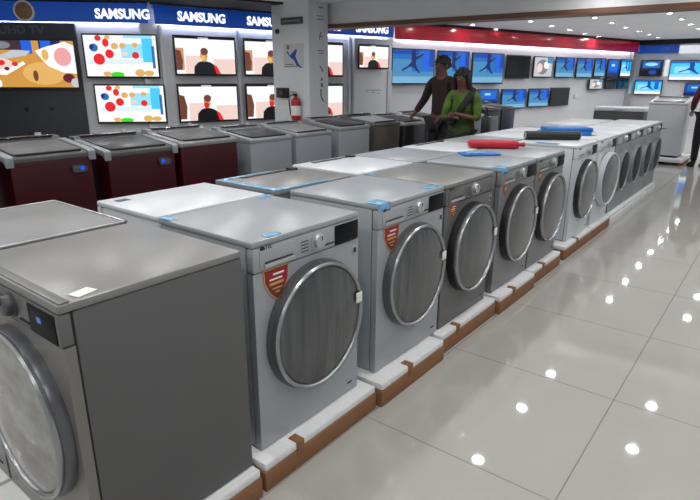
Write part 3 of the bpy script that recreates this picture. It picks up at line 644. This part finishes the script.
# dark printed marks running down the right face
t = empty('marking_sheet', (6.2, 5.1, 1.05), 0, 'pale strip with dark marks running down the right face of the pillar', 'sign')
MB().box(-.12, .2, -.006, -.001, 0, 1.6, mat('strip_paper', (214, 218, 224), .6), .001).build('strip', t)
mk_m = M['letter_dim']
for z, pts in ((1.55, [(.0, .0), (.1, .0), (.1, .015), (.0, .015)]), (1.42, [(-.05, .0), (.12, .0), (.12, .012), (-.05, .012)]), (1.37, [(-.05, .0), (.12, .0), (.12, .012), (-.05, .012)]),
               (1.06, [(.0, .0), (.02, .0), (.05, .12), (.03, .12)]), (1.1, [(.03, .0), (.1, .0), (.1, .016), (.03, .016)]), (.88, [(-.05, .0), (.12, .0), (.12, .012), (-.05, .012)]), (.84, [(-.02, .0), (.12, .0), (.12, .012), (-.02, .012)]),
               (.54, [(.0, .1), (.03, .1), (.1, .02), (.08, .0)]), (.4, [(.04, .0), (.08, .0), (.08, .05), (.04, .05)]), (.3, [(.03, .0), (.1, .0), (.08, .07), (.03, .06)]), (.05, [(.02, .22), (.05, .22), (.05, .1), (.1, .03), (.12, 0), (.07, .01), (.02, .1)])):
    MB().prism([(a, z+c) for a, c in pts], -.0075, -.006, mk_m).build('printed_mark', t)

# ------------------------------------------------------------------ people
def skin_mesh(chains, m, name, parent, levels=2, extra=None):
    """chains: list of (points, radii, links); one skinned mesh"""
    vs, es, rs, roots = [], [], [], []
    for pts, edges, rad in chains:
        b0 = len(vs); vs += pts; rs += rad; es += [(a+b0, c+b0) for a, c in edges]; roots.append(b0)
    me = bpy.data.meshes.new(name); me.from_pydata(vs, es, []); ob = bpy.data.objects.new(name, me); COL.objects.link(ob)
    sk = ob.modifiers.new('s', 'SKIN'); sk.use_smooth_shade = True
    if not me.skin_vertices:
        bpy.context.view_layer.objects.active = ob; bpy.ops.mesh.customdata_skin_add()
    for i, d in enumerate(me.skin_vertices[0].data):
        r = rs[i]; d.radius = (r, r) if not isinstance(r, tuple) else r
        d.use_root = i in roots
    ss = ob.modifiers.new('d', 'SUBSURF'); ss.levels = levels; ss.render_levels = levels
    ev = ob.evaluated_get(bpy.context.evaluated_depsgraph_get())
    nm = bpy.data.meshes.new_from_object(ev); nm.name = name
    bpy.data.objects.remove(ob); bpy.data.meshes.remove(me)
    nm.materials.clear(); nm.materials.append(m)
    for p in nm.polygons: p.use_smooth = True
    o = bpy.data.objects.new(name, nm); COL.objects.link(o); o.parent = parent
    return o
def hand(w, d, curl, side):
    """five finger chains from wrist w in direction d, bending towards curl"""
    w = Vector(w); d = Vector(d).normalized(); c = Vector(curl).normalized(); s = d.cross(c).normalized()*side
    out = []
    for k, L in enumerate((.068, .078, .074, .058)):
        b = w+d*.06+s*(.027-.018*k)
        p = [b, b+d*L*.55+c*.004, b+d*L*.9+c*.02, b+d*L*1.02+c*.038]
        out.append(([tuple(x) for x in p], [(0, 1), (1, 2), (2, 3)], [.0088, .0085, .0078, .0065]))
    b = w+d*.025+s*.024
    out.append(([tuple(x) for x in (b, b+d*.022+s*.025+c*.008, b+d*.05+s*.03+c*.018)], [(0, 1), (1, 2)], [.011, .0095, .0075]))
    return out
def person(name, loc, rz, Hh, label, lh, rh, le, re_, female=False, top='shirt', tilt=(0, 0), group=None):
    """lh/rh wrist points, le/re_ elbows, in metres for a 1.75 m figure facing -y; person's left is +x"""
    t = empty(name, loc, rz, label, 'person', group); k = Hh/1.75; t.scale = (k, k, k)
    sw = .165 if female else .185
    hx, hy = tilt
    P = dict(pel=(0, .0, .95), sp=(0, .0, 1.1), ch=(0, .01, 1.29), nb=(0, .02, 1.43), nk=(hx*.3, .01+hy*.3, 1.5), hd=(hx, -.015+hy, 1.60), ht=(hx*1.1, -.005+hy, 1.68),
             ls=(sw, .015, 1.405), rs=(-sw, .015, 1.405), lh=(.085, 0, .9), rh=(-.085, 0, .9), lk=(.095, -.02, .5), rk=(-.095, -.02, .5), la=(.1, .02, .09), ra=(-.1, .02, .09), lt=(.115, -.14, .03), rt=(-.115, -.14, .03))
    lw, rw = Vector(lh), Vector(rh)
    ld = (lw-Vector(le)).normalized(); rd = (rw-Vector(re_)).normalized()
    pts = [P['pel'], P['sp'], P['ch'], P['nb'], P['nk'], P['hd'], P['ht'], P['ls'], tuple(le), tuple(lw), tuple(lw+ld*.06), P['rs'], tuple(re_), tuple(rw), tuple(rw+rd*.06),
           P['lh'], P['lk'], P['la'], P['lt'], P['rh'], P['rk'], P['ra'], P['rt']]
    ed = [(0, 1), (1, 2), (2, 3), (3, 4), (4, 5), (5, 6), (3, 7), (7, 8), (8, 9), (9, 10), (3, 11), (11, 12), (12, 13), (13, 14), (0, 15), (15, 16), (16, 17), (17, 18), (0, 19), (19, 20), (20, 21), (21, 22)]
    rad = [(.14, .1), (.125, .09), (.135, .1), .07, .048, (.078, .095), (.066, .08), .05, .037, .025, (.03, .016), .05, .037, .025, (.03, .016), .085, .055, .038, .03, .085, .055, .038, .03]
    ch = [(pts, ed, rad)] + hand(lw, ld, (0, -.3, -1), -1) + hand(rw, rd, (0, -.3, -1), 1)
    skin_mesh(ch, M['skin'], 'body', t)
    # face
    c = Vector(P['hd'])
    f = MB().ball(c+Vector((0, -.105, -.012)), .014, .02, .02, M['skin']); f.ball(c+Vector((0, -.094, -.05)), .025, .008, .006, mat('lips', (110, 56, 52), .5)); f.build('nose_and_mouth', t)
    for s in (-1, 1):
        MB().ball(c+Vector((s*.032, -.086, .018)), .012, .008, .0065, M['eye']).ball(c+Vector((s*.032, -.0925, .018)), .006, .003, .006, M['black']).build('eye', t)
        MB().ball(c+Vector((s*.086, .0, .0)), .012, .022, .032, M['skin']).build('ear', t)
    hb = bmesh.new(); bmesh.ops.create_icosphere(hb, subdivisions=4, radius=1)
    for v in hb.verts:
        n = .012*math.sin(v.co.x*17)*math.sin(v.co.y*19+v.co.z*13)
        v.co = Vector((c.x+v.co.x*(.098+n), c.y+.032+v.co.y*(.1+n), c.z+.047+v.co.z*(.098+n)))
    hm = MB().merge(hb, M['hair'])
    if female:
        hm.loft([(1.18, hx*.5, .13, .06, .03), (1.28, hx*.5, .125, .09, .04), (1.42, hx*.7, .11, .105, .05), (1.55, hx, .07+hy, .1, .07), (1.66, hx, .04+hy, .09, .09)], M['hair'], 20)
        for s in (-1, 1): hm.tube([(hx+s*.07, -.03+hy, 1.66), (hx+s*.098, -.02+hy, 1.58), (hx*.8+s*.1, .0, 1.46), (s*.11, -.05, 1.34)], .03, M['hair'], 10)
    hm.build('hair', t)
    # clothes
    g = lambda r, e: tuple(x+e for x in r) if isinstance(r, tuple) else r+e
    up = [0, 1, 2, 3, 7, 8, 9, 11, 12, 13]; ix = {v: i for i, v in enumerate(up)}
    q = [pts[v] for v in up]
    q[ix[9]] = tuple(Vector(le).lerp(lw, .35 if female else .9)); q[ix[13]] = tuple(Vector(re_).lerp(rw, .35 if female else .9))
    q[ix[3]] = (0, .02, 1.435)
    ee = [(ix[a], ix[b]) for a, b in ed if a in ix and b in ix]
    rr = [g(rad[v], .02) for v in up]
    shirt = skin_mesh([(q, ee, rr)], M[top], 'kurta_top' if female else 'shirt', t)
    if female:
        MB().loft([(.52, 0, 0, .235, .17), (.6, 0, 0, .225, .165), (.75, 0, 0, .205, .152), (.92, 0, 0, .19, .14), (1.05, 0, 0, .165, .125), (1.15, 0, 0, .158, .12), (1.22, 0, .005, .16, .12)], mat('green_skirt', (44, 62, 20), .85, noise=.2, scale=8), 28).build('kurta_skirt', t)
        MB().tube([(.11, .1, 1.42), (.13, .0, 1.46), (.1, -.11, 1.36), (.02, -.16, 1.22), (-.1, -.15, 1.05)], .045, M['scarf'], 12).build('scarf', t)
    lo = [0, 15, 16, 17, 19, 20, 21]; ix = {v: i for i, v in enumerate(lo)}
    q = [pts[v] for v in lo]; ee = [(ix[a], ix[b]) for a, b in ed if a in ix and b in ix]; rr = [g(rad[v], .018) for v in lo]
    skin_mesh([(q, ee, rr)], M['trouser'], 'trousers', t)
    for s in (-1, 1): MB().loft([(0, s*.108, -.055, .048, .13), (.03, s*.108, -.055, .05, .13), (.06, s*.106, -.03, .045, .095), (.1, s*.1, .02, .048, .052)], M['shoe'], 18).build('shoe', t)
    return t
person('person', (5.62, 2.40, 0), -PI/2-.15, 1.80, 'person in a dark maroon shirt leaning one hand on a black top loader', (.2, -.2, 1.02), (-.42, -.03, 1.0), (.26, .02, 1.14), (-.32, .05, 1.19), tilt=(.0, -.02))
person('person', (4.95, 1.74, 0), -PI/2+.15, 1.63, 'person in a green printed kurta with dark scarf, looking down at their hands', (.03, -.25, 1.18), (-.05, -.23, 1.15), (.225, -.06, 1.12), (-.225, -.05, 1.12), female=True, top='green', tilt=(-.01, -.05))
t = empty('handbag', (4.99, 1.44, .84), .2, 'black handbag hanging at the side of the person in green', 'handbag')
MB().box(-.09, .09, -.045, .045, 0, .24, M['black'], .02).build('bag', t)
MB().tube([(-.07, 0, .22), (-.06, .01, .3), (-.03, .02, .34), (.03, .02, .34), (.06, .01, .3), (.07, 0, .22)], .009, M['black']).build('strap', t)
person('person', (10.45, -.21, 0), PI/2+.5, 1.72, 'person in a rust brown shirt cut off by the right picture edge', (.2, -.16, 1.0), (-.2, -.16, 1.0), (.26, .02, 1.14), (-.26, .02, 1.14), top='shirt2')

# ------------------------------------------------------------------ world, camera, view
w = bpy.data.worlds.new('World'); SC.world = w; w.use_nodes = True
w.node_tree.nodes['Background'].inputs['Color'].default_value = (.8, .85, 1, 1); w.node_tree.nodes['Background'].inputs['Strength'].default_value = .15
cam = bpy.data.cameras.new('camera'); co = bpy.data.objects.new('camera', cam); COL.objects.link(co)
F, yaw, pitch, roll = 546.5494988486981, 0.6641962773219108, 0.30462340223342127, 0.005199584361154463
cam.sensor_width = 36; cam.lens = F/700*36; cam.clip_end = 100; cam.clip_start = .01
cy, sy, cp, sp = math.cos(yaw), math.sin(yaw), math.cos(pitch), math.sin(pitch)
f = Vector((cy*cp, sy*cp, -sp)); r = Vector((sy, -cy, 0)); u = r.cross(f)
r2 = r*math.cos(roll)+u*math.sin(roll); u2 = -r*math.sin(roll)+u*math.cos(roll)
co.matrix_world = Matrix(((r2.x, u2.x, -f.x, -1.17285), (r2.y, u2.y, -f.y, -1.35994), (r2.z, u2.z, -f.z, 1.4958), (0, 0, 0, 1)))
SC.camera = co
SC.view_settings.view_transform = 'Standard'; SC.view_settings.look = 'None'; SC.view_settings.gamma = 1; SC.view_settings.use_curve_mapping = False
SC.view_settings.exposure = 0.1
SC.cycles.use_denoising = True
SC.cycles.max_bounces = 8
SC.cycles.sample_clamp_indirect = 6
